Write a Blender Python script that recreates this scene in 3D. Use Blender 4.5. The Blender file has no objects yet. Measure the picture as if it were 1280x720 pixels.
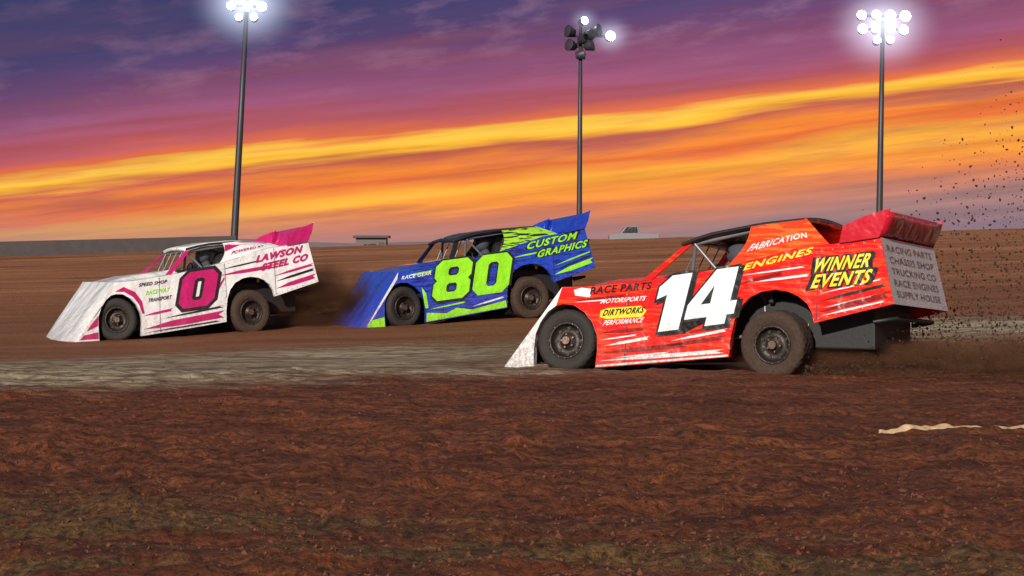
import bpy, bmesh, math, random
import numpy as np
from mathutils import Vector, Matrix, Euler
random.seed(7); rng=np.random.default_rng(11)
sc=bpy.context.scene
sc.view_settings.view_transform='Standard'; sc.view_settings.look='None'; sc.view_settings.exposure=0
COL=sc.collection

# ------------------------------------------------------------------ helpers
def link(o,parent=None):
    COL.objects.link(o)
    if parent: o.parent=parent
    return o
def mesh_obj(name,verts,faces,mat,parent=None,smooth=False):
    me=bpy.data.meshes.new(name); me.from_pydata([tuple(v) for v in verts],[],[tuple(f) for f in faces]); me.update()
    if mat: me.materials.append(mat)
    if smooth:
        me.polygons.foreach_set('use_smooth',[True]*len(me.polygons))
    return link(bpy.data.objects.new(name,me),parent)
def empty(name,loc=(0,0,0)):
    o=bpy.data.objects.new(name,None); o.location=loc; o.empty_display_size=.3; return link(o)
def solid(o,t,off=-1):
    m=o.modifiers.new('sol','SOLIDIFY'); m.thickness=t; m.offset=off; return o
def bevel(o,w,seg=2):
    m=o.modifiers.new('bev','BEVEL'); m.width=w; m.segments=seg; m.limit_method='ANGLE'; return o
def new_mat(name):
    m=bpy.data.materials.new(name); m.use_nodes=True; nt=m.node_tree; nt.nodes.clear()
    out=nt.nodes.new('ShaderNodeOutputMaterial'); return m,nt,out
def ramp(nt,fac,stops,interp='LINEAR'):
    r=nt.nodes.new('ShaderNodeValToRGB'); r.color_ramp.interpolation=interp
    el=r.color_ramp.elements
    while len(el)<len(stops): el.new(.5)
    for e,(p,c) in zip(el,stops):
        e.position=p; e.color=(c[0],c[1],c[2],1) if not isinstance(c,(int,float)) else (c,c,c,1)
    if fac is not None: nt.links.new(fac,r.inputs[0])
    return r.outputs[0]
def math_(nt,op,a,b=None,c=None,clamp=False):
    n=nt.nodes.new('ShaderNodeMath'); n.operation=op; n.use_clamp=clamp
    for i,v in enumerate((a,b,c)):
        if v is None: continue
        if isinstance(v,(int,float)): n.inputs[i].default_value=v
        else: nt.links.new(v,n.inputs[i])
    return n.outputs[0]
def mixc(nt,f,a,b,blend='MIX'):
    n=nt.nodes.new('ShaderNodeMix'); n.data_type='RGBA'; n.blend_type=blend
    for i,v in ((0,f),(6,a),(7,b)):
        if isinstance(v,(int,float)): n.inputs[i].default_value=v
        elif isinstance(v,tuple): n.inputs[i].default_value=(*v,1)
        else: nt.links.new(v,n.inputs[i])
    return n.outputs[2]
def noise(nt,vec,scale,detail=4,rough=.55,mapscale=None,rot=None,loc=None):
    if mapscale or rot or loc:
        mp=nt.nodes.new('ShaderNodeMapping')
        if mapscale: mp.inputs['Scale'].default_value=mapscale
        if rot: mp.inputs['Rotation'].default_value=rot
        if loc: mp.inputs['Location'].default_value=loc
        nt.links.new(vec,mp.inputs[0]); vec=mp.outputs[0]
    n=nt.nodes.new('ShaderNodeTexNoise'); n.inputs['Scale'].default_value=scale
    n.inputs['Detail'].default_value=detail; n.inputs['Roughness'].default_value=rough
    nt.links.new(vec,n.inputs['Vector']); return n.outputs[0]

def paint(name,col,col2=None,rough=.3,metal=0,dirt=.5,coat=.6,seed=0.,col3=None):
    m,nt,out=new_mat(name); b=nt.nodes.new('ShaderNodeBsdfPrincipled')
    tc=nt.nodes.new('ShaderNodeTexCoord').outputs['Object']
    c=col
    if col2:
        f=noise(nt,tc,3.0,3,.5,(1.0,1,9),(0,.12,0),(seed,0,seed))
        f=ramp(nt,f,[(.52,0.0),(.56,1.0)])
        c=mixc(nt,f,col,col2)
    if col3:
        f=noise(nt,tc,3.4,5,.65,(1.0,1,13),(0,.14,0),(seed+7,0,seed+2))
        f=ramp(nt,f,[(.63,0.0),(.66,1.0)])
        c=mixc(nt,f,c,col3)
    sep=nt.nodes.new('ShaderNodeSeparateXYZ'); nt.links.new(tc,sep.inputs[0])
    low=math_(nt,'SUBTRACT',1.0,math_(nt,'MULTIPLY',sep.outputs[2],1.1),clamp=True)
    sp=noise(nt,tc,26,6,.7)
    big=noise(nt,tc,3,3,.6)
    a=math_(nt,'ADD',math_(nt,'MULTIPLY',low,.24),sp)
    a=math_(nt,'ADD',a,math_(nt,'MULTIPLY',big,.18))
    f=ramp(nt,a,[(.71,0.0),(.84,1.0)])
    f=math_(nt,'MULTIPLY',f,dirt)
    film=math_(nt,'MULTIPLY',math_(nt,'POWER',low,1.6),.35*dirt)
    f=math_(nt,'MAXIMUM',f,film)
    c2=mixc(nt,f,c,(.14,.065,.035))
    nt.links.new(c2,b.inputs['Base Color'])
    r=math_(nt,'ADD',math_(nt,'MULTIPLY',f,.5),rough,clamp=True); nt.links.new(r,b.inputs['Roughness'])
    b.inputs['Metallic'].default_value=metal; b.inputs['Coat Weight'].default_value=coat; b.inputs['Coat Roughness'].default_value=.05
    bp=nt.nodes.new('ShaderNodeBump'); bp.inputs['Strength'].default_value=.7; bp.inputs['Distance'].default_value=.10
    w=noise(nt,tc,2.6,3,.5); nt.links.new(w,bp.inputs['Height']); nt.links.new(bp.outputs[0],b.inputs['Normal'])
    nt.links.new(bp.outputs[0],b.inputs['Coat Normal'])
    nt.links.new(b.outputs[0],out.inputs[0]); return m
def simple(name,col,rough=.6,metal=0,bump=0,bscale=30,var=.15):
    m,nt,out=new_mat(name); b=nt.nodes.new('ShaderNodeBsdfPrincipled')
    tc=nt.nodes.new('ShaderNodeTexCoord').outputs['Object']
    n=noise(nt,tc,bscale,5,.6)
    c=mixc(nt,n,tuple(x*(1-var) for x in col),tuple(min(1,x*(1+var)) for x in col))
    nt.links.new(c,b.inputs['Base Color']); b.inputs['Roughness'].default_value=rough; b.inputs['Metallic'].default_value=metal
    if bump:
        bp=nt.nodes.new('ShaderNodeBump'); bp.inputs['Strength'].default_value=bump; bp.inputs['Distance'].default_value=.02
        nt.links.new(n,bp.inputs['Height']); nt.links.new(bp.outputs[0],b.inputs['Normal'])
    nt.links.new(b.outputs[0],out.inputs[0]); return m

# ------------------------------------------------------------------ world
w=bpy.data.worlds.new('World'); sc.world=w; w.use_nodes=True; nt=w.node_tree; nt.nodes.clear()
out=nt.nodes.new('ShaderNodeOutputWorld'); bg=nt.nodes.new('ShaderNodeBackground')
tc=nt.nodes.new('ShaderNodeTexCoord').outputs['Generated']
sep=nt.nodes.new('ShaderNodeSeparateXYZ'); nt.links.new(tc,sep.inputs[0])
U=math_(nt,'ARCTAN2',sep.outputs[0],sep.outputs[1])
U=math_(nt,'MAXIMUM',math_(nt,'MINIMUM',U,.7),-.7)
V=math_(nt,'ARCSINE',sep.outputs[2])
cmb=nt.nodes.new('ShaderNodeCombineXYZ')
T0=math_(nt,'SUBTRACT',V,math_(nt,'MULTIPLY',math_(nt,'ADD',U,.2246),.11))
nt.links.new(U,cmb.inputs[0]); nt.links.new(T0,cmb.inputs[1])
P=cmb.outputs[0]
n1=noise(nt,P,1.0,4,.5,(5,34,1),(0,0,.03),(3.1,1.7,0))
n2=noise(nt,P,1.0,6,.55,(9,190,1),(0,0,.02),(9.,2.,0))
n3=noise(nt,P,1.0,6,.6,(26,80,1),(0,0,-.25),(1.,6.,0))
n4=noise(nt,P,1.0,5,.6,(6,70,1),(0,0,.05),(4.,8.,0))
T=math_(nt,'ADD',T0,math_(nt,'MULTIPLY',math_(nt,'SUBTRACT',n1,.5),.024))
T=math_(nt,'ADD',T,math_(nt,'MULTIPLY',math_(nt,'SUBTRACT',n2,.5),.014))
fac=math_(nt,'DIVIDE',math_(nt,'ADD',T,.04),.20,clamp=True)
def s2l(c): return tuple((x/255/12.92 if x/255<=.04045 else ((x/255+.055)/1.055)**2.4) for x in c)
def tp(t): return (t+.04)/.20
stops=[(-.035,(128,110,128)),(-.020,(164,124,122)),(-.008,(230,134,88)),(.000,(250,152,66)),(.008,(255,178,66)),(.014,(232,112,62)),(.019,(246,140,56)),
 (.0235,(196,96,80)),(.028,(255,186,58)),(.0315,(255,202,76)),(.035,(230,114,70)),(.041,(184,90,98)),(.052,(154,86,120)),(.064,(128,76,114)),(.080,(92,70,114)),(.100,(64,64,108)),(.15,(38,42,82))]
sky=ramp(nt,fac,[(tp(t),s2l(c)) for t,c in stops],'LINEAR')
br=math_(nt,'ADD',math_(nt,'MULTIPLY',n2,.8),.61)
vv=nt.nodes.new('ShaderNodeVectorMath'); vv.operation='SCALE'; nt.links.new(sky,vv.inputs[0]); nt.links.new(br,vv.inputs['Scale'])
bars=math_(nt,'MULTIPLY',ramp(nt,n4,[(.50,0.0),(.64,1.0)]),ramp(nt,fac,[(.12,0.0),(.2,.6),(.32,.55),(.36,.15),(.45,.3),(.9,.3)]))
skb=mixc(nt,bars,vv.outputs[0],s2l((158,88,96)))
wis=ramp(nt,n3,[(.5,0.0),(.75,1.0)])
wis=math_(nt,'MULTIPLY',wis,ramp(nt,fac,[(.42,0.0),(.55,.5),(.9,.55)]))
sk2=mixc(nt,wis,skb,s2l((186,134,158)))
lf=math_(nt,'MULTIPLY',ramp(nt,math_(nt,'ADD',math_(nt,'MULTIPLY',U,-2.2),.45),[(.35,0.0),(.95,1.0)]),ramp(nt,fac,[(.45,0.0),(.68,.75)]))
sk2=mixc(nt,lf,sk2,s2l((58,64,106)))
hz=ramp(nt,math_(nt,'MULTIPLY',V,20),[(.1,1.0),(.45,0.0)])
sk3=mixc(nt,math_(nt,'MULTIPLY',hz,.75),sk2,s2l((158,128,134)))
ns=nt.nodes.new('ShaderNodeTexSky'); ns.sky_type='NISHITA'; ns.sun_disc=False; ns.sun_elevation=math.radians(4); ns.sun_rotation=math.radians(184)
nsc=nt.nodes.new('ShaderNodeVectorMath'); nsc.operation='SCALE'; nsc.inputs['Scale'].default_value=.11; nt.links.new(ns.outputs[0],nsc.inputs[0])
up=ramp(nt,V,[(.16,0.0),(.5,1.0)])
sk4=mixc(nt,up,sk3,nsc.outputs[0])
nt.links.new(sk4,bg.inputs[0]); bg.inputs[1].default_value=1.0; nt.links.new(bg.outputs[0],out.inputs[0])

# ------------------------------------------------------------------ key light
sl=bpy.data.lights.new('floodlight_key','SUN'); sl.energy=4.9; sl.angle=math.radians(1.0); sl.color=(1,.93,.84)  # sun-type lamp added to stand in for stadium floodlights behind the camera
so=bpy.data.objects.new('floodlight_key',sl); link(so)
src=Vector((-.38,-1.0,.42)).normalized()
so.rotation_euler=src.to_track_quat('Z','Y').to_euler()

# ------------------------------------------------------------------ ground
def smooth(t): t=np.clip(t,0,1); return t*t*(3-2*t)
def hsh(ix,iy,s): 
    v=np.sin(ix*127.1+iy*311.7+s*74.7)*43758.5453; return v-np.floor(v)
def vn(x,y,s=0):
    ix=np.floor(x); iy=np.floor(y); fx=x-ix; fy=y-iy; fx=fx*fx*(3-2*fx); fy=fy*fy*(3-2*fy)
    a=hsh(ix,iy,s);b=hsh(ix+1,iy,s);c=hsh(ix,iy+1,s);d=hsh(ix+1,iy+1,s)
    return (a*(1-fx)+b*fx)*(1-fy)+(c*(1-fx)+d*fx)*fy-.5
def gbase(x,y):
    x=np.asarray(x,float); y=np.asarray(y,float)
    xc=np.clip(x,-26,30); yc=np.minimum(y,75)
    pl=.088+.026*(xc+1.8)+.045*(yc-38.5)
    z=pl*smooth((y-25)/11)
    far=smooth((y-76)/14)
    return z*(1-far)+.2*far
def gz(x,y):
    x=np.asarray(x,float); y=np.asarray(y,float)
    z=gbase(x,y)
    near=1-smooth((y-22)/8)
    vnear=1-smooth((y-13)/7)
    onfar=.35+.65*near
    lump=.6+.6*vnear
    det=.05*vn(x*.5,y*.9,1)+.06*vn(x*.8,y*2.7,2)*near+.036*vn(x*3,y*6,3)*onfar+.030*vn(x*8,y*11,4)*near*lump
    det=det+.045*np.maximum(0,vn(x*6,y*8,5)-.10)*2*onfar*lump+.018*vn(x*18,y*19,6)*near*lump
    rut=np.sin((y-.10*x)*5.5+vn(x*.4,y*.4,8)*3)*.020*near+np.sin((y-.06*x)*15+vn(x*.3,y*.6,12)*5)*.008*near
    fade=1-smooth((y-70)/30)
    return z+(det+rut)*fade*np.where(y<4,.3,1)
def axis(a,b,step,lim,g):
    v=list(np.arange(a,b,step)); s=step; x=v[-1]
    while x<lim: s*=g; x+=s; v.append(x)
    return v
xs=axis(0,6.5,.032,4000,1.06); xs=[-x for x in xs[:0:-1]]+xs
ys=axis(8.5,20,.028,4500,1.02); yb=[8.4,8,7.4,6,4,0,-10,-40,-200,-1500]; ys=yb[::-1]+ys
X,Y=np.meshgrid(np.array(xs),np.array(ys)); Z=gz(X,Y)
nx=len(xs);ny=len(ys)
co=np.stack([X,Y,Z],-1).reshape(-1,3)
idx=np.arange(nx*ny).reshape(ny,nx)
f=np.stack([idx[:-1,:-1],idx[:-1,1:],idx[1:,1:],idx[1:,:-1]],-1).reshape(-1,4)
me=bpy.data.meshes.new('dirt_ground'); me.vertices.add(len(co)); me.vertices.foreach_set('co',co.ravel())
me.loops.add(f.size); me.loops.foreach_set('vertex_index',f.ravel().astype(np.int32))
me.polygons.add(len(f)); me.polygons.foreach_set('loop_start',np.arange(0,f.size,4,dtype=np.int32)); me.polygons.foreach_set('loop_total',np.full(len(f),4,dtype=np.int32))
me.polygons.foreach_set('use_smooth',np.ones(len(f),dtype=bool)); me.update(); me.validate()
gm,nt,out=new_mat('dirt'); b=nt.nodes.new('ShaderNodeBsdfPrincipled')
tc=nt.nodes.new('ShaderNodeTexCoord').outputs['Object']
sep=nt.nodes.new('ShaderNodeSeparateXYZ'); nt.links.new(tc,sep.inputs[0]); gx,gy=sep.outputs[0],sep.outputs[1]
fine=noise(nt,tc,20,9,.75); med=noise(nt,tc,2.6,7,.68,(.5,1.9,1)); streak=noise(nt,tc,1.3,6,.6,(.25,3.4,1),(0,0,.08)); big=noise(nt,tc,.35,4,.6)
streak2=noise(nt,tc,2.4,6,.6,(.18,3.6,1),(0,0,.06),(4,4,0))
c=ramp(nt,med,[(.3,(.075,.016,.006)),(.46,(.17,.042,.015)),(.60,(.28,.080,.028)),(.74,(.40,.14,.055))])  # dirt tones, range widened to put occlusion shading into the colour
c=mixc(nt,math_(nt,'MULTIPLY',ramp(nt,streak,[(.45,0.0),(.62,1.0)]),.6),c,(.33,.092,.032))
c=mixc(nt,math_(nt,'MULTIPLY',ramp(nt,streak2,[(.38,1.0),(.48,0.0)]),.7),c,(.055,.013,.006))
c=mixc(nt,ramp(nt,fine,[(.38,.9),(.55,0.0)]),c,(.028,.008,.004))
c=mixc(nt,ramp(nt,fine,[(.60,0.0),(.74,.5)]),c,(.48,.22,.11))
om=math_(nt,'ADD',math_(nt,'MULTIPLY',gy,-.30),math_(nt,'MULTIPLY',gx,-.16))
om=math_(nt,'ADD',om,math_(nt,'ADD',math_(nt,'MULTIPLY',med,1.4),3.0))
om=math_(nt,'MULTIPLY',ramp(nt,om,[(.25,0.0),(.75,1.0)]),ramp(nt,streak,[(.42,0.0),(.54,.75)]))
c=mixc(nt,om,c,mixc(nt,ramp(nt,fine,[(.4,0.0),(.62,1.0)]),(.038,.022,.008),(.24,.15,.055)))
# light worn strip
e1=math_(nt,'SUBTRACT',gy,math_(nt,'MULTIPLY',gx,.60)); 
e1=math_(nt,'ADD',e1,math_(nt,'MULTIPLY',math_(nt,'SUBTRACT',streak,.5),6.0))
m1=ramp(nt,math_(nt,'MULTIPLY',math_(nt,'SUBTRACT',e1,22.9),.4),[(0,0.0),(1,1.0)])
e2=math_(nt,'SUBTRACT',math_(nt,'ADD',36.3,math_(nt,'MULTIPLY',gx,.30)),gy)
e2=math_(nt,'ADD',e2,math_(nt,'MULTIPLY',math_(nt,'SUBTRACT',streak,.5),4.0))
m2=ramp(nt,math_(nt,'MULTIPLY',e2,.5),[(0,0.0),(1,1.0)])
st=noise(nt,tc,2.2,8,.75,(.36,1.7,1),(0,0,.12),(5,3,0))
stc=ramp(nt,st,[(.36,(.10,.052,.028)),(.45,(.32,.215,.13)),(.54,(.56,.44,.30)),(.68,(.78,.66,.48))])
vor=nt.nodes.new('ShaderNodeTexVoronoi'); vor.inputs['Scale'].default_value=4; vor.feature='DISTANCE_TO_EDGE'
mpv=nt.nodes.new('ShaderNodeMapping'); mpv.inputs['Scale'].default_value=(.5,1.2,1); nt.links.new(tc,mpv.inputs[0]); nt.links.new(mpv.outputs[0],vor.inputs[0])
stc=mixc(nt,ramp(nt,vor.outputs[0],[(.0,.7),(.16,0.0)]),stc,(.09,.05,.028))
sm=math_(nt,'MULTIPLY',m1,m2)
sbr=ramp(nt,math_(nt,'MULTIPLY',math_(nt,'ADD',gx,math_(nt,'MULTIPLY',big,3)),.1),[(-.0,.92),(.12,.62),(.35,.70),(.55,.95)])
c=mixc(nt,math_(nt,'MULTIPLY',sm,sbr),c,stc)
fm=math_(nt,'MULTIPLY',math_(nt,'SUBTRACT',1.0,m2),m1)
fs=noise(nt,tc,.6,7,.65,(.20,2.0,1))
fc_=ramp(nt,fs,[(.3,(.17,.052,.020)),(.46,(.36,.130,.050)),(.6,(.50,.20,.082)),(.72,(.62,.30,.14))])
fc_=mixc(nt,ramp(nt,fine,[(.38,.5),(.55,0.0)]),fc_,(.10,.035,.016))
ln=ramp(nt,math_(nt,'MULTIPLY',math_(nt,'SUBTRACT',gy,34),.04),[(.0,.55),(.35,.45),(.9,0.0)])
fc_=mixc(nt,ln,fc_,(.16,.052,.021))
c=mixc(nt,fm,c,fc_)
outf=ramp(nt,math_(nt,'MULTIPLY',math_(nt,'SUBTRACT',gy,78),.05),[(0,0.0),(1,1.0)])
c=mixc(nt,outf,c,(.08,.06,.04))
nt.links.new(c,b.inputs['Base Color']); b.inputs['Roughness'].default_value=.72; b.inputs['Specular IOR Level'].default_value=.3
bp=nt.nodes.new('ShaderNodeBump'); bp.inputs['Strength'].default_value=1.0; bp.inputs['Distance'].default_value=.05
fh=math_(nt,'ADD',math_(nt,'MULTIPLY',fine,1.2),math_(nt,'MULTIPLY',noise(nt,tc,9,5,.6),1.3)); nt.links.new(fh,bp.inputs['Height']); nt.links.new(bp.outputs[0],b.inputs['Normal'])
nt.links.new(b.outputs[0],out.inputs[0]); me.materials.append(gm)
link(bpy.data.objects.new('dirt_ground',me))

# chalk line
V_=[];F_=[]
n=200
for i in range(n+1):
    t=i/n; x=2.60+ t*3.2; y=16.15+t*2.8
    for k in range(7):
        xx=x; wd=.026*min(1,t*4+.15)*(1+.7*float(vn(np.array(i*.3),np.array(0.),3))); yy=y+(k-3)*wd; V_.append((xx,yy,float(gz(xx,yy))+(.022 if 0<k<6 else -.01)))
for i in range(n):
    for k in range(6): a=i*7+k; F_.append((a,a+7,a+8,a+1))
lm=simple('chalk',(.62,.42,.24),.9,0,.4,14,.5)
mesh_obj('track_line_marking',V_,F_,lm,None,True)

def chunks(name,pts,sizes,mat):
    base=np.array([(1,0,0),(-1,0,0),(0,1,0),(0,-1,0),(0,0,1),(0,0,-1),(.6,.6,.6),(-.6,.6,.6)],float)
    fc=np.array([(0,2,6),(2,4,6),(4,0,6),(2,1,7),(1,4,7),(4,2,7),(0,4,3),(4,1,3),(2,0,5),(1,2,5),(3,1,5),(0,3,5)])
    n=len(pts); r=rng.uniform(.6,1.25,(n,8,1)); sq=rng.uniform(.5,1.2,(n,1,3))
    ang=rng.uniform(0,6.28,n); c_,s_=np.cos(ang),np.sin(ang)
    v=base[None]*r*sq
    vx=v[...,0]*c_[:,None]-v[...,1]*s_[:,None]; vy=v[...,0]*s_[:,None]+v[...,1]*c_[:,None]
    v=np.stack([vx,vy,v[...,2]],-1)*sizes[:,None,None]+pts[:,None,:]
    F=(fc[None]+8*np.arange(n)[:,None,None]).reshape(-1,3)
    return mesh_obj(name,v.reshape(-1,3).tolist(),F.tolist(),mat)
cm=simple('clod_dirt',(.13,.040,.017),.95,0,.5,40,.8)
n=26000
y=8.5+18*rng.random(n)**1.5; x=rng.uniform(-1,1,n)*(y*.25+1)
dens=vn(x*.7,y*1.6,21)-.02*(y-12); k=dens>-.05; x=x[k];y=y[k]
s=.004+.015*rng.random(len(x))**6
chunks('dirt_clods',np.stack([x,y,gz(x,y)+s*.1],-1),s,cm)

# ------------------------------------------------------------------ glyph meshes
def glyph(src,offset=0.0):
    if isinstance(src,str):
        cu=bpy.data.curves.new('g','FONT'); cu.body=src; cu.size=1; cu.space_line=.9; cu.offset=offset; cu.align_x='CENTER'; cu.space_character=1.05+offset*2
    else:
        cu=bpy.data.curves.new('g','CURVE'); cu.dimensions='2D'; cu.fill_mode='BOTH'; cu.offset=offset
        for poly in src:
            sp=cu.splines.new('POLY'); sp.points.add(len(poly)-1)
            for p,(a,b_) in zip(sp.points,poly): p.co=(a,b_,0,1)
            sp.use_cyclic_u=True
    cu.resolution_u=3
    o=bpy.data.objects.new('g',cu); COL.objects.link(o)
    dg=bpy.context.evaluated_depsgraph_get(); dg.update()
    m=bpy.data.meshes.new_from_object(o.evaluated_get(dg))
    V=[tuple(v.co)[:2] for v in m.vertices]; F=[tuple(p.vertices) for p in m.polygons]
    bpy.data.objects.remove(o); bpy.data.meshes.remove(m); return V,F
def oct_(x0,x1,y0,y1,c):
    return [(x0+c,y0),(x1-c,y0),(x1,y0+c),(x1,y1-c),(x1-c,y1),(x0+c,y1),(x0,y1-c),(x0,y0+c)]
DIG={
'1':([[(.22,1),(.62,1),(.62,0),(.2,0),(.2,.66),(0,.60),(0,.82)]],.66),
'4':([[(.42,1),(.86,1),(.86,.40),(1,.40),(1,.16),(.86,.16),(.86,0),(.46,0),(.46,.16),(0,.16),(0,.42)],[(.46,.40),(.46,.72),(.27,.40)]],1.02),
'8':([[(.16,0),(.84,0),(1,.14),(1,.42),(.92,.5),(1,.58),(1,.86),(.84,1),(.16,1),(0,.86),(0,.58),(.08,.5),(0,.42),(0,.14)],oct_(.36,.64,.19,.41,.05),oct_(.36,.64,.60,.81,.05)],1.06),
'0':([oct_(0,1,0,1,.17),oct_(.36,.64,.2,.8,.06)],1.06)}
def digits(txt):
    P=[];x=0
    for ch in txt:
        pl,w_=DIG[ch]
        for p in pl: P.append([(a+x,b_) for a,b_ in p])
        x+=w_+.03
    return P
def decal(name,src,box,fn,mat,parent,off,offset=0.0,shift=(0,0)):
    V0,F0=glyph(src,0.0)
    xs_=[v[0] for v in V0]; ys_=[v[1] for v in V0]
    x0,x1,y0,y1=min(xs_),max(xs_),min(ys_),max(ys_)
    V1,F1=(V0,F0) if offset==0 else glyph(src,offset)
    s0,z0,W_,H_,sh,sl_=box
    pts=[]
    for a,b_ in V1:
        u=(a-x0)/(x1-x0)+shift[0]; v=(b_-y0)/(y1-y0)+shift[1]
        pts.append(fn(s0+u*W_+sh*v,z0+v*H_+sl_*u,off))
    return mesh_obj(name,pts,F1,mat,parent)

# ------------------------------------------------------------------ race car
M_blk=simple('matte_black',(.012,.012,.013),.55,0,.1,20,.3)
M_tyre=simple('tyre_rubber',(.024,.019,.017),.8,0,.5,45,.6)
M_tyre2=simple('tyre_muddy',(.050,.028,.018),.9,0,.8,26,.7)
M_rim=simple('wheel_metal',(.045,.034,.030),.45,.6,.3,40,.5)
M_hub=simple('hub_metal',(.18,.12,.09),.4,.7,.2,60,.5)
M_tube=simple('cage_steel',(.20,.20,.21),.35,.5,0,20,.2)
M_suit=simple('driver_suit',(.05,.05,.07),.8,0,.3,40,.3)
M_visor=simple('visor',(.01,.01,.012),.1)
M_white=paint('decal_white',(.80,.80,.80),None,.35,0,.5)
M_black=paint('decal_black',(.015,.015,.017),None,.35,0,.3)
M_yel=paint('decal_yellow',(.85,.68,.03),None,.35,0,.4)
M_alu=simple('bare_aluminium',(.45,.45,.46),.35,.6,.1,12,.3)
W=2.0
TS=[-.05,.07,.55,1.27,2.0,2.8,3.31,3.66]; TZ=[.95,.95,.985,1.066,1.20,1.40,1.45,1.50]
def top(s): return float(np.interp(s,TS,TZ))
def B(s,y,z):
    k=.06*min(1,max(0,(s+.2)/2.2)); return (s,y,z-k*y)
def lean(z): return .07*(z-.1)
def side(s,z,off=0): return B(s,lean(z)-off,z)
def farside(s,z,off=0): return B(s,W-lean(z)+off,z)
SIDE=[(-.05,.95),(.07,.95),(.30,.962),(.55,.985),(.9,1.02),(1.27,1.066),(1.65,1.13),(2.0,1.20),(2.4,1.30),(2.8,1.40),(3.31,1.45),(3.66,1.50),(3.74,1.15),(3.82,.80),
 (3.4,.70),(2.95,.59),(2.93,.68),(2.87,.79),(2.77,.87),(2.65,.92),(2.5,.94),(2.35,.92),(2.2,.85),(2.10,.74),(2.04,.6),(2.0,.4),(1.99,.21),(1.2,.13),(.39,.055),
 (.41,.25),(.40,.42),(.34,.56),(.24,.67),(.1,.75),(-.03,.76),(-.12,.74)]
NOSE=[(-.05,.95),(-.12,.74),(-.22,.67),(-.31,.55),(-.365,.42),(-.38,.25),(-.38,.02),(-.76,.02),(-.74,.06)]
BUL=.16
def wheel(name,parent,s,y,R,wd,steer,mat_t,outer=1,zc=None,lift=0):
    root=bpy.data.objects.new(name,None); link(root,parent); root.location=(s,y,R+lift-.02)
    root.rotation_mode='ZYX'; root.rotation_euler=(0,random.uniform(0,6),steer)
    root.empty_display_size=.1
    prof=[(.20,.030),(.225,.008),(.26,-.004),(.30,-.010),(R-.035,-.004),(R-.012,.012),(R,.030)]
    nrow=5
    rows=[(R,.030+(wd-.06)*i/nrow) for i in range(1,nrow)]
    prof2=prof+rows+[(R,wd-.030),(R-.012,wd-.012),(R-.035,wd+.004),(.30,wd+.010),(.225,wd-.01),(.20,wd-.03)]
    seg=80; V=[];F=[]
    for i in range(seg):
        a=2*math.pi*i/seg
        for j,(r,yy) in enumerate(prof2):
            rr=r
            if 5<=j<=len(prof)+nrow+0:
                if (i+ (2 if j%2 else 0))%4==0: rr-=.016
            V.append((rr*math.cos(a),(yy-wd/2)*outer,rr*math.sin(a)))
    m=len(prof2)
    for i in range(seg):
        for j in range(m-1):
            a=i*m+j; b_=((i+1)%seg)*m+j; F.append((a,b_,b_+1,a+1))
    mesh_obj('tyre',V,F,mat_t,root,True)
    rp=[(.212,.022),(.208,.008),(.188,.006),(.184,.03),(.175,.075),(.12,.10),(.085,.085),(.06,.05),(.035,.045),(0.001,.045)]
    V=[];F=[];seg=40
    for i in range(seg):
        a=2*math.pi*i/seg
        for r,yy in rp: V.append((r*math.cos(a),(yy-wd/2)*outer,r*math.sin(a)))
    m=len(rp)
    for i in range(seg):
        for j in range(m-1):
            a=i*m+j; b_=((i+1)%seg)*m+j; F.append((a,b_,b_+1,a+1))
    mesh_obj('rim',V,F,M_rim,root,True)
    V=[];F=[]
    def disc(cx,cz,r,y0,y1,n=8):
        k=len(V)
        for q in range(n):
            a=2*math.pi*q/n; V.append((cx+r*math.cos(a),(y0-wd/2)*outer,cz+r*math.sin(a)))
        for q in range(n):
            a=2*math.pi*q/n; V.append((cx+r*.9*math.cos(a),(y1-wd/2)*outer,cz+r*.9*math.sin(a)))
        F.append(tuple(range(k+n,k+2*n)))
        for q in range(n): F.append((k+q,k+(q+1)%n,k+n+(q+1)%n,k+n+q))
    for q in range(16):
        a=2*math.pi*q/16; disc(.198*math.cos(a),.198*math.sin(a),.008,.012,-.004,6)
    disc(0,0,.05,.05,-.005,16)
    for q in range(5):
        a=2*math.pi*q/5; disc(.075*math.cos(a),.075*math.sin(a),.013,.09,.045,6)
    mesh_obj('lug_nuts',V,F,M_hub,root)
    V=[];F=[]
    for q in range(8):
        a=2*math.pi*(q+.5)/8; disc(.145*math.cos(a),.145*math.sin(a),.022,.105,.079,10)
    mesh_obj('rim_holes',V,F,M_blk,root)
    return root
def tube(name,pts,r,mat,parent):
    cu=bpy.data.curves.new(name,'CURVE'); cu.dimensions='3D'; cu.bevel_depth=r; cu.bevel_resolution=2
    sp=cu.splines.new('POLY'); sp.points.add(len(pts)-1)
    for p,c_ in zip(sp.points,pts): p.co=(*c_,1)
    cu.materials.append(mat); return link(bpy.data.objects.new(name,cu),parent)
def gridsurf(name,fn,nu,nv,mat,parent,sm=True):
    V=[fn(i/nu,j/nv) for i in range(nu+1) for j in range(nv+1)]
    F=[(i*(nv+1)+j,(i+1)*(nv+1)+j,(i+1)*(nv+1)+j+1,i*(nv+1)+j+1) for i in range(nu) for j in range(nv)]
    return mesh_obj(name,V,F,mat,parent,sm)
def box(name,s0,s1,y0,y1,z0,z1,mat,parent,bv=.02):
    V=[B(s,y,z) for s in (s0,s1) for y in (y0,y1) for z in (z0,z1)]
    F=[(0,1,3,2),(4,6,7,5),(0,4,5,1),(2,3,7,6),(0,2,6,4),(1,5,7,3)]
    o=mesh_obj(name,V,F,mat,parent)
    if bv: bevel(o,bv)
    return o
def poly(name,pts,mat,parent,fn=side,off=.006):
    return mesh_obj(name,[fn(s,z,off) for s,z in pts],[tuple(range(len(pts)))],mat,parent)

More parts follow.
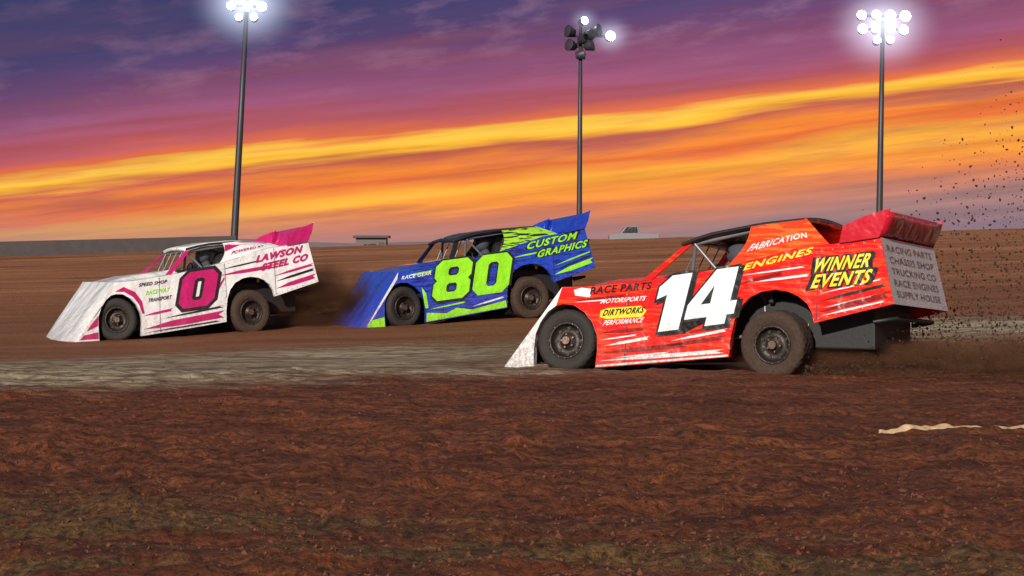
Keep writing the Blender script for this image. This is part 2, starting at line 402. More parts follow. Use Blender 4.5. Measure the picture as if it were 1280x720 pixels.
def race_car(name,loc,yaw,pitch,body,nose_mat,roofprof,roof_mat,trim,steer,rear_mat,deck_mat,sail_mat,plate_mat,pillar_mat,sx=1.0):
    car=empty(name,loc); car.rotation_mode='XYZ'
    car.rotation_euler=Euler((0,-pitch,yaw),'XYZ'); car.scale=(sx,1,1)
    p=car
    o=mesh_obj('side_panel',[side(*q) for q in SIDE],[tuple(range(len(SIDE)))],body,p); solid(o,.018,1)
    o=mesh_obj('side_panel_right',[farside(*q) for q in SIDE],[tuple(range(len(SIDE)))],body,p); solid(o,.018,-1)
    for fn,nm in ((side,'nose_side'),(farside,'nose_side_right')):
        o=mesh_obj(nm,[fn(s,z) for s,z in NOSE],[tuple(range(len(NOSE)))],nose_mat,p); solid(o,.018,1 if fn is side else -1)
    for fn,pts in ((side,SIDE[15:27]),(side,SIDE[28:36]+NOSE[2:7])):
        V=[fn(s,z,.004) for s,z in pts]+[(lambda q:(q[0],q[1]+.07,q[2]))(fn(s,z,0)) for s,z in pts]; n=len(pts)
        mesh_obj('arch_lip',V,[(i,i+1,n+i+1,n+i) for i in range(n-1)],body if pts[0][0]>1 else nose_mat,p)
    def nosef(u,v):
        t=v; y=lean(.95*(1-t))+u*(W-2*lean(.95*(1-t)))
        bul=math.sin(math.pi*u)**.55*BUL
        s=-.05+(-.71-bul)*t ; z=.95*(1-t)+.02*t+.05*math.sin(math.pi*t)*math.sin(math.pi*u)**.5
        z-=.055*math.sin(math.pi*t)*float(smooth(np.array((u-.16)/.1))*(1-smooth(np.array((u-.74)/.1))))
        return B(s,y,z)
    gridsurf('nose',nosef,32,10,nose_mat,p)
    gridsurf('nose_lip',lambda u,v:B(-.76-BUL*math.sin(math.pi*u)**.55-.03+.08*v,u*W,.012+.03*v),24,1,trim,p)
    def hoodf(u,v):
        s=-.05+u*1.30; y0=lean(top(s)); y=y0+v*(W-2*y0)
        z=top(s)+.07*smooth(np.array((v-.18)/.08))*(1-smooth(np.array((v-.74)/.08)))*min(1,u*3)
        return B(s,y,float(z))
    gridsurf('hood',hoodf,14,40,deck_mat,p)
    for a,b_,nm in ((0,.20,'cockpit_deck'),(.80,1,'cockpit_deck_right')):
        gridsurf(nm,lambda u,v:B(1.25+u*1.05,lean(1.1)+(a+(b_-a)*v)*(W-2*lean(1.1)),top(1.25+u*1.05)),6,2,deck_mat,p)
    gridsurf('rear_deck',lambda u,v:B(2.3+u*1.36,lean(1.3)+v*(W-2*lean(1.3)),top(2.3+u*1.36)),8,6,deck_mat,p)
    def rearf(y,z,off=0):
        s=3.66+(1.50-z)*.228+off; return B(s,y,z)
    gridsurf('rear_panel',lambda u,v:rearf(lean(.8+.7*v)+u*(W-2*lean(.8+.7*v)),.80+.70*v),6,4,rear_mat,p)
    o=gridsurf('spoiler',lambda u,v:B(3.64+.12*v+.02*math.sin(math.pi*v),.06+u*(W-.16),1.50+.27*v),8,4,plate_mat,p); solid(o,.012,0)
    for fn,nm in ((lambda s,z,o=0:B(s,.06-o,z),'spoiler_side_plate'),(lambda s,z,o=0:B(s,W-.10+o,z),'spoiler_side_plate_right')):
        pl=[(3.22,1.44),(3.26,1.62),(3.50,1.72),(3.78,1.80),(3.66,1.50),(3.4,1.46)]
        o=mesh_obj(nm,[fn(s,z) for s,z in pl],[tuple(range(6))],plate_mat,p); solid(o,.014,0)
    rs=[q[0] for q in roofprof]; rz=[q[1] for q in roofprof]
    yr0,yr1=.36,W-.36
    def rooff(u,v):
        s=rs[0]+u*(rs[-1]-rs[0]); z=float(np.interp(s,rs,rz))
        return B(s-.06*math.sin(math.pi*v)*(1-u),yr0+v*(yr1-yr0),z+.035*math.sin(math.pi*v))
    o=gridsurf('roof',rooff,12,10,roof_mat,p); solid(o,.05,-1)
    fns=[]
    for far in (False,True):
        def sailf(u,v,off=0,far=far):
            sb=1.93+u*1.17; st=2.10+u*(rs[-1]+.02-2.10)
            s=sb+(st-sb)*v+.07*math.sin(math.pi*v)*(1-u)
            zb=top(sb); zt=float(np.interp(st,rs,rz))-.005
            yb=lean(1.2)+.01; yt=yr0
            y=yb+(yt-yb)*(v**1.2)-off
            if far: y=W-y
            return B(s,y,zb+(zt-zb)*v)
        o=gridsurf('sail_panel' if not far else 'sail_panel_right',sailf,12,8,sail_mat,p); fns.append(sailf)
        y=.10 if not far else W-.10
        y2=yr0+.02 if not far else yr1-.02
        a=B(.92,y,top(.92)+.005); b_=B(rs[0]+.03,y2,rz[0]-.02)
        V=[a,(a[0]+.11,a[1],a[2]+.01),(b_[0]+.09,b_[1],b_[2]+.01),b_,]
        V+=[(q[0],q[1]+(.04 if not far else -.04),q[2]) for q in V]
        mesh_obj('windscreen_pillar',V,[(0,1,2,3),(7,6,5,4),(0,4,5,1),(1,5,6,2),(2,6,7,3),(3,7,4,0)],pillar_mat,p)
        tube('roof_rail',[B(s,(yr0+.0 if not far else yr1),float(np.interp(s,rs,rz))-.02) for s in np.linspace(rs[0],rs[-1],8)],.018,M_blk,p)
    yl,yh=.42,W-.42
    zr=lambda s: float(np.interp(s,rs,rz))-.06
    tube('cage_front_hoop',[B(1.30,yl,.5),B(1.42,yl,zr(1.45)),B(1.42,yh,zr(1.45)),B(1.30,yh,.5)],.024,M_tube,p)
    tube('cage_rear_hoop',[B(2.25,yl,.5),B(2.22,yl,zr(2.2)),B(2.22,yh,zr(2.2)),B(2.25,yh,.5)],.024,M_tube,p)
    tube('cage_top_bar',[B(1.42,yl,zr(1.42)),B(2.22,yl,zr(2.2)),B(3.0,yl,1.3)],.024,M_tube,p)
    tube('cage_top_bar_right',[B(1.42,yh,zr(1.42)),B(2.22,yh,zr(2.2)),B(3.0,yh,1.3)],.024,M_tube,p)
    tube('cage_diagonal',[B(2.22,yl,zr(2.2)),B(2.25,yh,.6)],.02,M_tube,p)
    tube('cage_side_diagonal',[B(1.42,yl-.02,zr(1.42)),B(1.80,yl-.04,1.05)],.02,M_tube,p)
    tube('door_bar',[B(1.35,.30,.98),B(2.25,.30,1.12)],.02,M_tube,p)
    for k in range(4):
        yy=.55+k*.3; tube('windscreen_bar',[B(1.22,yy,1.10),B(1.40,yy,zr(1.42))],.008,M_tube,p)
    box('cockpit_tub',.35,3.5,.40,W-.40,.32,.85,M_blk,p)
    box('rear_bulkhead',2.32,2.38,.30,W-.30,.8,1.28,M_blk,p)
    box('dashboard',1.22,1.34,.45,W-.45,.95,1.12,M_blk,p)
    box('front_chassis',.02,.4,.45,W-.45,.15,.74,M_blk,p)
    box('radiator_box',-.30,.01,.50,W-.50,.12,.50,M_blk,p)
    box('fuel_cell',2.95,3.45,.5,W-.5,.45,.9,M_blk,p)
    tube('rear_bumper',[B(3.5,.35,.62),B(3.74,.38,.66),B(3.74,W-.38,.66),B(3.5,W-.35,.62)],.025,M_blk,p)
    tube('rear_axle',[B(2.48,.25,.42),(2.48,W-.25,.36)],.05,M_blk,p)
    tube('front_axle',[(0,.25,.34),(0,W-.25,.34)],.04,M_blk,p)
    tube('trailing_arm',[B(1.9,.30,.42),B(2.46,.32,.50)],.02,M_tube,p)
    tube('shock_absorber',[B(2.70,.42,.32),B(2.80,.44,.92)],.03,M_yel,p)
    tube('steering_column',[B(1.34,.66,1.02),B(1.55,.66,1.08)],.015,M_tube,p)
    st=[B(1.56+.03*math.sin(a),.66+.16*math.cos(a),1.08+.15*math.sin(a)) for a in np.linspace(0,2*math.pi,20)]
    tube('steering_wheel',st,.014,M_blk,p)
    o=gridsurf('racing_seat',lambda u,v:B(1.75+.38*(v**.5)+.05*math.cos(math.pi*u*2),.46+.42*u,.75+.62*v),8,6,M_blk,p); solid(o,.03,0)
    def blob(nm,c_,r,mat,sub=3,fl=None):
        bm=bmesh.new(); bmesh.ops.create_icosphere(bm,subdivisions=sub,radius=1)
        for v in bm.verts:
            x_,y_,z_=v.co
            if fl=='helmet' and x_<-.2 and z_<-.15: x_*=1.12
            if fl=='torso': x_*=1-.25*z_; y_*=1.1-.3*max(0,z_)
            v.co=(c_[0]+x_*r[0],c_[1]+y_*r[1],c_[2]+z_*r[2])
        m=bpy.data.meshes.new(nm); bm.to_mesh(m); bm.free(); m.materials.append(mat)
        m.polygons.foreach_set('use_smooth',[True]*len(m.polygons)); return link(bpy.data.objects.new(nm,m),p)
    blob('driver_torso',B(1.88,.67,1.02),(.15,.22,.28),M_suit,3,'torso')
    blob('driver_helmet',B(1.84,.67,1.36),(.14,.12,.135),M_suit,3,'helmet')
    blob('driver_visor',B(1.797,.67,1.375),(.108,.108,.05),M_visor,2)
    for sy in (-1,1):
        sh=B(1.86,.67+sy*.2,1.17); el=B(1.74,.67+sy*.26,1.02); ha=B(1.57,.67+sy*.15,1.10)
        tube('driver_arm',[sh,el,ha],.045,M_suit,p)
        blob('driver_glove',ha,(.05,.04,.045),M_blk,2)
    wheel('front_wheel',p,0,.165,.355,.27,steer,M_tyre)
    wheel('front_wheel_right',p,0,W-.165,.355,.27,steer,M_tyre,-1)
    wheel('rear_wheel',p,2.48,.17,.368,.32,0,M_tyre2)
    wheel('rear_wheel_right',p,2.48,W-.13,.368,.34,0,M_tyre2,-1)
    for a,b_ in (((.78,1.0),(.74,.10)),((2.02,1.18),(2.02,.62)),((2.98,1.40),(2.97,.62))):
        poly('panel_seam',[a,(a[0]+.008,a[1]),(b_[0]+.008,b_[1]),b_],M_blk,p,side,.004)
    V=[];F=[]
    for line in (((.76,.12),(.76,.98),9),((2.0,.3),(2.0,1.15),9),((.45,.09),(1.95,.235),16),((3.0,.64),(3.78,.82),9),((2.1,1.18),(3.6,1.46),14)):
        (s0,z0),(s1,z1),n_=line
        for i in range(n_):
            t=i/(n_-1); s=s0+(s1-s0)*t; z=z0+(z1-z0)*t; k=len(V)
            for q in range(6): a=q*math.pi/3; V.append(side(s+.007*math.cos(a),z+.007*math.sin(a),.011))
            F.append(tuple(range(k,k+6)))
    mesh_obj('rivets',V,F,M_alu,p)
    return car,rearf,fns[0]

def slash(s0,z0,s1,z1,t,k=.5):
    return [(s0,z0),(s0+(s1-s0)*.35,z0+(z1-z0)*.35+t*.45),(s1,z1+t*.5),(s1-(s1-s0)*.08,z1),(s1-.02,z1-t*.4),(s0+(s1-s0)*.45,z0+(z1-z0)*.45-t*.35)]

# ---------- red car
Rr=paint('red_paint',(.80,.014,.010),(.90,.06,.015),.2,0,.5,1.0,0,(.42,.010,.010))
Rd=paint('dark_red',(.26,.007,.007),None,.3,0,.4)
Rw=paint('white_nose',(.76,.76,.76),None,.35,0,.55)
Rsl=paint('red_sail',(.88,.06,.015),(.92,.16,.03),.2,0,.3,1.0,4,(.55,.012,.012))
Rs=paint('spoiler_red',(.55,.012,.03),None,.3,0,.3)
m,nt,out=new_mat('printed_rear'); b=nt.nodes.new('ShaderNodeBsdfPrincipled'); tc=nt.nodes.new('ShaderNodeTexCoord').outputs['Object']
n_=noise(nt,tc,5,5,.75,(1,1.5,7),None,None)
c=ramp(nt,n_,[(.36,(.30,.30,.32)),(.46,(.72,.72,.74)),(.52,(.40,.40,.42)),(.6,(.78,.78,.80))]); nt.links.new(c,b.inputs['Base Color']); b.inputs['Roughness'].default_value=.4; nt.links.new(b.outputs[0],out.inputs[0]); Rrear=m
car,rearf,sf=race_car('dirt_race_car',(.58,25.5,-.03),math.radians(-28),0,Rr,Rw,[(1.28,1.46),(1.6,1.57),(2.2,1.68),(2.72,1.73)],M_black,Rr,math.radians(-9),Rrear,Rr,Rsl,Rs,Rr)
nb=(1.03,.45,.98,.62,.15,.13)
decal('number_shadow',digits('14'),nb,side,M_black,car,.008,.05,(.04,-.035))
decal('number_outline',digits('14'),nb,side,M_black,car,.010,.045)
decal('number',digits('14'),nb,side,M_white,car,.014,0)
for q,mt in ((slash(.42,.13,1.95,.27,.05),M_white),(slash(.45,.22,1.5,.33,.06),Rd),(slash(.5,.30,1.05,.40,.04),M_white),(slash(1.15,.30,1.95,.42,.05),Rd),(slash(.42,.44,1.0,.50,.04),Rd),
    (slash(1.3,.37,1.97,.50,.035),M_white),(slash(2.98,.70,3.78,.90,.07),Rd),(slash(3.0,.66,3.74,.83,.025),M_white),(slash(3.0,.82,3.75,1.0,.04),M_black),(slash(2.08,1.0,2.6,1.12,.05),Rd),
    (slash(.12,.80,.75,.86,.035),Rd),(slash(2.25,1.02,2.9,1.10,.03),M_white),(slash(.42,.36,.9,.43,.02),M_white),(slash(.6,.17,1.3,.245,.02),M_white),(slash(1.4,.44,1.95,.56,.03),Rd),
    (slash(2.1,1.09,2.85,1.19,.02),M_white),(slash(3.0,.90,3.7,1.06,.02),M_white),(slash(3.05,.75,3.6,.88,.018),M_white),(slash(.1,.78,.5,.81,.015),M_white)):
    poly('stripe',q,mt,car,side,.006)
poly('rocker_stripe',[(.40,.065),(1.98,.215),(1.98,.235),(.40,.085)],M_white,car,side,.007)
poly('sponsor_patch',[(.12,.855),(.30,.84),(.34,.93),(.20,.945),(.10,.92)],M_white,car,side,.0065)
decal('sponsor_text','RACE PARTS',(.32,.875,.70,.08,.02,.06),side,M_black,car,.009,.03)
poly('sponsor_patch',[(.43,.62),(.52,.60),(.95,.63),(1.0,.70),(.93,.75),(.52,.72),(.44,.69)],M_yel,car,side,.0075)
decal('sponsor_text','DIRTWORKS',(.48,.635,.46,.065,.03,.04),side,M_black,car,.010,.04)
decal('sponsor_text','PERFORMANCE',(.48,.53,.46,.055,.03,.04),side,M_white,car,.009,.02)
decal('sponsor_text','MOTORSPORTS',(.44,.77,.52,.05,.03,.04),side,M_white,car,.009,.02)
decal('sponsor_text','ENGINES',(2.15,1.15,.72,.075,.04,.17),side,M_yel,car,.009,.03)
for z0,t in ((1.13,'WINNER'),(.96,'EVENTS')):
    bx_=(2.92,z0,.60,.14,.06,.06)
    decal('sponsor_name_outline',t,bx_,side,M_black,car,.010,.12); decal('sponsor_name',t,bx_,side,M_yel,car,.014,.03)
decal('sponsor_text','FABRICATION',(.12,.30,.70,.18,.02,.0),sf,M_white,car,.014,.02)
for z,t in ((1.36,'RACING PARTS'),(1.24,'CHASSIS SHOP'),(1.12,'TRUCKING CO'),(1.0,'RACE ENGINES'),(.88,'SUPPLY HOUSE')):
    decal('rear_lettering',t,(.22,z,1.5,.07,0,0),lambda s,z_,o:rearf(s,z_,o),M_black,car,.006,.0)

# ---------- blue/green car
Bb=paint('blue_paint',(.008,.060,.50),(.01,.02,.20),.2,0,.35,1.0,3)
Bn=paint('blue_nose',(.008,.05,.44),None,.25,0,.4)
Bg=paint('lime_paint',(.30,.82,.02),None,.35,0,.35)
Bsl=paint('lime_black_sail',(.34,.66,.03),(.015,.02,.02),.3,0,.3,.8,6)
car,_r,sf=race_car('dirt_race_car',(-1.797,38.5,.07),math.radians(22),math.radians(3.4),Bb,Bn,[(1.15,1.43),(1.5,1.53),(2.05,1.58),(2.78,1.60)],M_black,Bg,math.radians(-12),Bb,Bb,Bsl,Bn,M_black,.94)
nb=(.52,.40,1.50,.68,.17,.09)
decal('number_outline',digits('80'),nb,side,M_black,car,.010,.05,(.01,-.01))
decal('number',digits('80'),nb,side,Bg,car,.014,0)
for q,mt in (([(.40,.07),(1.98,.22),(1.97,.34),(1.3,.22),(1.0,.27),(.8,.19),(.42,.22)],Bg),(slash(.46,.27,1.2,.36,.03),Bg),(slash(1.3,.27,1.96,.40,.035),M_white),
   (slash(2.97,.72,3.78,.93,.10),Bg),(slash(3.0,.80,3.77,1.02,.04),M_black),(slash(3.0,.88,3.76,1.09,.03),Bg),(slash(2.1,1.05,2.95,1.16,.03),Bg),
   (slash(.05,.86,.6,.92,.04),Bg),([(.40,.30),(.46,.30),(.44,.55),(.36,.66)],Bg)):
    poly('stripe',q,mt,car,side,.006)
poly('nose_stripe',[(-.75,.03),(-.39,.03),(-.39,.20),(-.62,.16)],Bg,car,side,.006)
poly('nose_stripe',[(-.06,.94),(-.09,.82),(-.68,.10),(-.74,.06)],M_white,car,side,.006)
decal('sponsor_text','RACE GEAR',(.0,.81,.55,.06,.02,.05),side,M_white,car,.009,.02)
for z0,t,ww in ((1.24,'CUSTOM',.95),(1.09,'GRAPHICS',.95)):
    bx_=(2.30+(.37 if z0<1.2 else .17),z0-.05,ww,.12,.06,.13)
    decal('sponsor_name_outline',t,bx_,side,M_black,car,.010,.08); decal('sponsor_name',t,bx_,side,Bg,car,.014,.03)

# ---------- white/magenta car
Lw=paint('white_paint',(.80,.79,.79),None,.3,0,.35)
Lm=paint('magenta_paint',(.52,.012,.14),None,.3,0,.3)
car,_r,sf=race_car('dirt_race_car',(-6.36,37,-.10),math.radians(26),math.radians(2.4),Lw,Lw,[(1.40,1.47),(1.75,1.54),(2.35,1.57),(2.95,1.52)],Lw,Lm,math.radians(-14),Lw,Lw,Lw,Lm,Lm,.915)
nb=(1.08,.45,.68,.60,.16,.06)
decal('number_outline',digits('0'),nb,side,M_black,car,.010,.09)
decal('number',digits('0'),nb,side,Lm,car,.014,.0)
for q,mt in ((slash(.42,.16,1.97,.34,.13),Lm),(slash(.42,.10,1.9,.235,.03),M_black),(slash(.8,.32,1.97,.47,.04),M_black),(slash(.44,.38,1.0,.46,.05),Lm),(slash(1.75,.60,2.02,.95,.08),Lm),
   (slash(2.98,.72,3.78,.90,.09),Lm),(slash(2.98,.84,3.77,1.02,.05),M_black),(slash(2.95,.93,3.75,1.10,.05),Lm),(slash(1.9,.98,3.0,1.10,.07),Lm),(slash(1.95,1.08,2.7,1.20,.03),M_black),
   ([(-.04,.80),(.12,.79),(.28,.70),(.38,.57),(.43,.42),(.47,.42),(.44,.62),(.32,.78),(.12,.87)],Lm)):
    poly('stripe',q,mt,car,side,.006)
poly('nose_stripe',[(-.73,.05),(-.39,.05),(-.39,.16),(-.65,.12)],Lm,car,side,.006)
poly('nose_stripe',[(-.60,.18),(-.39,.26),(-.37,.42),(-.52,.28)],Lm,car,side,.006)
poly('nose_stripe',[(-.48,.36),(-.33,.53),(-.28,.60),(-.42,.44)],M_black,car,side,.006)
decal('sponsor_text','SPEED SHOP',(.40,.86,.50,.055,.02,.04),side,M_black,car,.009,.02)
decal('sponsor_text','RACEWAY',(.52,.72,.42,.07,.02,.04),side,Bg,car,.009,.02)
decal('sponsor_text','TRANSPORT',(.55,.60,.42,.06,.02,.04),side,M_black,car,.009,.02)
for z0,t,ww in ((1.25,'LAWSON',.82),(1.11,'STEEL CO',.82)):
    bx_=(2.55+(.2 if z0<1.2 else .1),z0-.07,ww,.11,.05,.13)
    decal('sponsor_name',t,bx_,side,Lm,car,.012,.05)
decal('sponsor_text','POWERED BY',(.15,.30,.6,.18,.02,.0),sf,Lm,car,.012,.02)
mesh_obj('sail_stripe',[sf(u,v,.01) for u,v in ((.0,.55),(.35,.75),(.9,.80),(1,.95),(.4,.92),(.02,.85))],[(0,1,2,3,4,5)],Lm,car)

# ------------------------------------------------------------------ flying dirt + dust
fm_=simple('flying_dirt_mat',(.045,.020,.012),.95,0,0,30,.4)
n=9000
t=rng.random(n)**.8
x=3.7+t*4.0+rng.normal(0,.25,n); y=26.0+rng.normal(0,1.2,n)+t*.5
z=.10+np.abs(rng.normal(0,1,n))*(.35+1.75*t)
k=(z<3.9)&((x>4.6)|(z<.6)|(y>27.2)); x,y,z=x[k],y[k],z[k]
s=.004+.021*rng.random(len(x))**3.5
n2_=4500
t=rng.random(n2_)**1.2
x2=3.1+t*4.0; y2=24.9+rng.normal(0,.4,n2_); z2=np.abs(rng.normal(0,1,n2_))*(.07+.20*t)
s2=.005+.022*rng.random(n2_)**3
chunks('flying_dirt',np.stack([np.r_[x,x2],np.r_[y,y2],np.r_[z,z2]],-1),np.r_[s,s2],fm_)
def dust(name,c_,r,dens,col,scale,rotz=0):
    bm=bmesh.new(); bmesh.ops.create_icosphere(bm,subdivisions=3,radius=1); m_=bpy.data.meshes.new(name); bm.to_mesh(m_); bm.free()
    o=bpy.data.objects.new(name,m_); link(o); o.location=c_; o.scale=r; o.rotation_euler=(0,0,rotz)
    mt,nt,out=new_mat(name+'_vol'); tc=nt.nodes.new('ShaderNodeTexCoord').outputs['Object']
    L=nt.nodes.new('ShaderNodeVectorMath'); L.operation='LENGTH'; nt.links.new(tc,L.inputs[0])
    fall=math_(nt,'SUBTRACT',1.0,L.outputs['Value'],clamp=True)
    nz=noise(nt,tc,scale,5,.65)
    nz=ramp(nt,nz,[(.40,0.0),(.66,1.0)])
    d=math_(nt,'MULTIPLY',math_(nt,'MULTIPLY',math_(nt,'POWER',fall,1.2),nz),dens)
    v=nt.nodes.new('ShaderNodeVolumePrincipled'); v.inputs['Color'].default_value=(*col,1); nt.links.new(d,v.inputs['Density']); v.inputs['Anisotropy'].default_value=.2
    nt.links.new(v.outputs[0],out.inputs['Volume']); m_.materials.append(mt); return o
dust('dust_cloud',(4.9,24.9,.04),(2.7,.9,.42),26,(.52,.24,.13),3.2)
dust('dust_cloud',(-3.5,39.4,.50),(1.5,1.2,.75),10,(.34,.15,.08),3)
dust('dust_cloud',(1.7,40.4,.45),(1.3,1.1,.5),4,(.36,.16,.09),3)

# ------------------------------------------------------------------ light poles
em,nt,out=new_mat('lamp_glow'); e=nt.nodes.new('ShaderNodeEmission'); e.inputs[0].default_value=(.85,.93,1,1); e.inputs[1].default_value=40; nt.links.new(e.outputs[0],out.inputs[0])
hm,nt,out=new_mat('lamp_halo'); tc=nt.nodes.new('ShaderNodeTexCoord').outputs['Object']  # added glow volume imitating glare around the lamps, no actual mist
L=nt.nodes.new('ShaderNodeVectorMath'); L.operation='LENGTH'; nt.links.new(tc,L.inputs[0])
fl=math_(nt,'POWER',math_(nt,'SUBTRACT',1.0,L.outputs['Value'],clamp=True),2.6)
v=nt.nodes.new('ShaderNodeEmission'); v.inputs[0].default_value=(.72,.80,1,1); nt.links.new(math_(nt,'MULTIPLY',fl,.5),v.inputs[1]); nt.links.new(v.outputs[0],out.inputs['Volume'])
M_pole=simple('pole_steel',(.05,.05,.06),.5,.4)
def halo(p,x,z,r):
    bm=bmesh.new(); bmesh.ops.create_icosphere(bm,subdivisions=3,radius=1); m_=bpy.data.meshes.new('lamp_halo'); bm.to_mesh(m_); bm.free(); m_.materials.append(hm)
    o=bpy.data.objects.new('lamp_halo',m_); link(o,p); o.location=(x,-.3,z); o.scale=(r,r,r*.85)
def pole(x,y,h,lean_,lamps,arms,r=.22,halos=()):
    p=empty('floodlight_pole',(x,y,float(gz(x,y)))); p.rotation_euler=(0,math.radians(lean_),0)
    V=[];F=[];n=14
    for k,(z,rr) in enumerate(((-.5,r*1.0),(h*.5,r*.8),(h,r*.55))):
        for q in range(n): a=2*math.pi*q/n; V.append((rr*math.cos(a),rr*math.sin(a),z))
    for k in range(2):
        for q in range(n): F.append((k*n+q,k*n+(q+1)%n,(k+1)*n+(q+1)%n,(k+1)*n+q))
    F.append(tuple(range(2*n,3*n)))
    mesh_obj('pole_shaft',V,F,M_pole,p,True)
    for (z,x0,x1) in arms: tube('crossarm',[(x0,0,z),(x1,0,z)],.08,M_pole,p)
    for (lx,lz,aim,lit,R_) in lamps:
        rt=bpy.data.objects.new('lamp_head',None); link(rt,p); rt.location=(lx,-.25,lz); rt.rotation_euler=(math.radians(-12),0,math.radians(aim))
        prof=[(.12,.55),(.25,.5),(R_*.85,.2),(R_,0),(R_*1.03,-.04)]
        V=[];F=[];n=18
        for rr,yy in prof:
            for q in range(n): a=2*math.pi*q/n; V.append((rr*math.cos(a),yy,rr*math.sin(a)))
        for k in range(len(prof)-1):
            for q in range(n): F.append((k*n+q,k*n+(q+1)%n,(k+1)*n+(q+1)%n,(k+1)*n+q))
        F.append(tuple(range(n)))
        mesh_obj('housing',V,F,M_pole,rt,True)
        V=[(0,-.14,0)]+[(R_*math.cos(2*math.pi*q/n)*.98,-.01,R_*math.sin(2*math.pi*q/n)*.98) for q in range(n)]
        mesh_obj('lens',V,[(0,1+q,1+(q+1)%n) for q in range(n)],em if lit else M_pole,rt,True)
    for mm in halos: halo(p,*mm)
def rowl(z,xs_,R_=.42,lit=True): return [(x_+random.uniform(-.06,.06),z+random.uniform(-.07,.07),0,lit,R_*random.uniform(.85,1.08)) for x_ in xs_]
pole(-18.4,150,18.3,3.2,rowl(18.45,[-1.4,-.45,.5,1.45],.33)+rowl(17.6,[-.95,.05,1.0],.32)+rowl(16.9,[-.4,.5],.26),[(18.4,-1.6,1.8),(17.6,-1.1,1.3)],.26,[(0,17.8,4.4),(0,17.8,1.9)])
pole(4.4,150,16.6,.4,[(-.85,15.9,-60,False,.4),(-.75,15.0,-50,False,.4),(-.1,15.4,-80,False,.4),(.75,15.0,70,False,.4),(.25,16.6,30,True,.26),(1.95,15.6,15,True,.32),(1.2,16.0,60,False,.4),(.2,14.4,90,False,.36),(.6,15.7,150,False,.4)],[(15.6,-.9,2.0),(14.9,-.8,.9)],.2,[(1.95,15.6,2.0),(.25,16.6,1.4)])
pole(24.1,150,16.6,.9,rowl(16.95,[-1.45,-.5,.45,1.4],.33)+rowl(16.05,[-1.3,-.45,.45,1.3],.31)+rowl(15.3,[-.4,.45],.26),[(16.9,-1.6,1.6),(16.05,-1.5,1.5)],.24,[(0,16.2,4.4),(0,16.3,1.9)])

# ------------------------------------------------------------------ far background
M_conc=simple('wall_concrete',(.055,.045,.045),.9,0,.3,4,.4)
def wall():
    V=[];F=[];xs_=np.linspace(-60,-9,30)
    for x_ in xs_:
        g=float(gbase(x_,75)); yy=74.5+ (x_+7.5)*.05
        h=.42
        V+= [(x_,yy,g-.3),(x_,yy,g+h),(x_,yy+.3,g+h),(x_,yy+.3,g-.3)]
    for i in range(29):
        a=4*i
        for k in range(3): F.append((a+k,a+4+k,a+5+k,a+1+k))
    k=4*29; F.append((k,k+1,k+2,k+3))
    mesh_obj('retaining_wall',V,F,M_conc)
wall()
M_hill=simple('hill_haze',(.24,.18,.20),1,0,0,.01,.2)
V=[];F=[];n=160
for i in range(n+1):
    x_=-1400+2800*i/n; h=7+6*(vn(np.array(x_*.006),np.array(1.),3)+.5)+3*(vn(np.array(x_*.03),np.array(2.),4)+.5)
    V+=[(x_,1450,-3),(x_,1500,float(h)),(x_,1700,float(h)*.6)]
for i in range(n):
    for k in range(2): a=3*i+k; F.append((a,a+3,a+4,a+1))
mesh_obj('distant_hills',V,F,M_hill,None,True)
def bx(nm,x0,x1,y0,y1,z0,z1,mat,par):
    V=[(x,y,z) for x in (x0,x1) for y in (y0,y1) for z in (z0,z1)]
    o=mesh_obj(nm,V,[(0,1,3,2),(4,6,7,5),(0,4,5,1),(2,3,7,6),(0,2,6,4),(1,5,7,3)],mat,par); bevel(o,.02); return o
Ms=simple('shed_siding',(.14,.11,.10),.8,0,.2,3,.2); Mr=simple('shed_roof',(.05,.045,.05),.6)
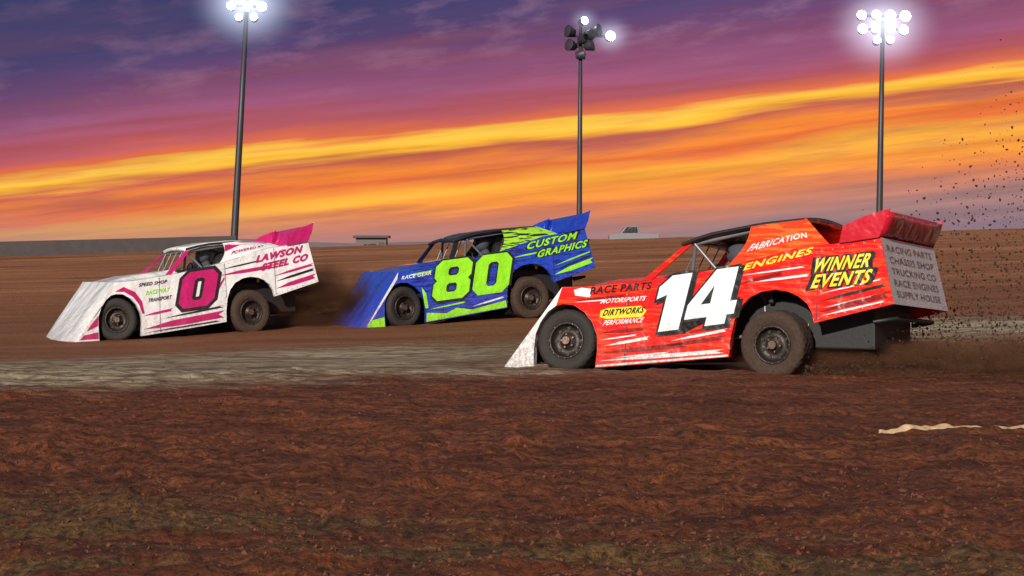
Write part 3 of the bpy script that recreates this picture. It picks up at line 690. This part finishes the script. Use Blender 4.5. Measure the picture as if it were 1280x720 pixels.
def shed(loc,k=1.0):
    sh=empty('storage_shed',loc); sh.scale=(k,k,k)
    bx('walls',-1.1,1.1,0,2,0,1.9,Ms,sh); bx('roof',-1.3,1.3,-.3,2.3,1.92,2.1,Mr,sh); bx('window',-.5,.4,-.03,-.004,1.0,1.5,M_black,sh); bx('door',.55,.95,-.03,-.004,.1,1.6,Mr,sh)
shed((-10.2,165,.75)); shed((-28.5,180,-.2),1.2)
pk=empty('parked_pickup_truck',(8.0,150,1.75))
Mp=simple('truck_paint',(.20,.19,.20),.4)
prof=[(-1.6,.5),(-1.6,1.0),(-.9,1.08),(-.5,1.55),(.3,1.58),(.45,1.1),(1.7,1.08),(1.7,.5)]
V=[(a,0,b_) for a,b_ in prof]+[(a,1.7,b_) for a,b_ in prof]; n=len(prof)
F=[tuple(range(n)),tuple(range(2*n-1,n-1,-1))]+[(i,n+i,n+(i+1)%n,(i+1)%n) for i in range(n)]
o=mesh_obj('body',V,F,Mp,pk); bevel(o,.04)
mesh_obj('windows',[(-.75,-.01,1.12),(-.45,-.01,1.5),(.22,-.01,1.52),(.3,-.01,1.12)],[(0,1,2,3)],M_black,pk)
for cx in (-1.0,1.1):
    V=[(cx+.36*math.cos(a),y_,.36+.36*math.sin(a)) for y_ in (-.03,.25) for a in np.linspace(0,2*math.pi,17)[:-1]]
    mesh_obj('wheel',V,[tuple(range(16))]+[(i,(i+1)%16,16+(i+1)%16,16+i) for i in range(16)],M_blk,pk)
V=[];F=[];xs_=np.linspace(-45,20,40)
for x_ in xs_:
    h=1.75 if x_>2 else (.75 if x_>-20 else -.1)
    V+=[(x_,140,-.2),(x_,147,h),(x_,190,h)]
for i in range(39):
    for k in range(2): a=3*i+k; F.append((a,a+3,a+4,a+1))
mesh_obj('paddock_ground',V,F,simple('paddock_dirt',(.10,.06,.04),.9,0,.2,1,.3),None,True)

# ------------------------------------------------------------------ camera
cd=bpy.data.cameras.new('camera'); cd.sensor_width=36; cd.lens=2850/1280*36; cd.clip_end=9000; cd.clip_start=.1
co_=bpy.data.objects.new('camera',cd); link(co_); co_.location=(0,0,1.25); co_.rotation_euler=(math.radians(90)-math.atan(38/2850),0,0)
sc.camera=co_
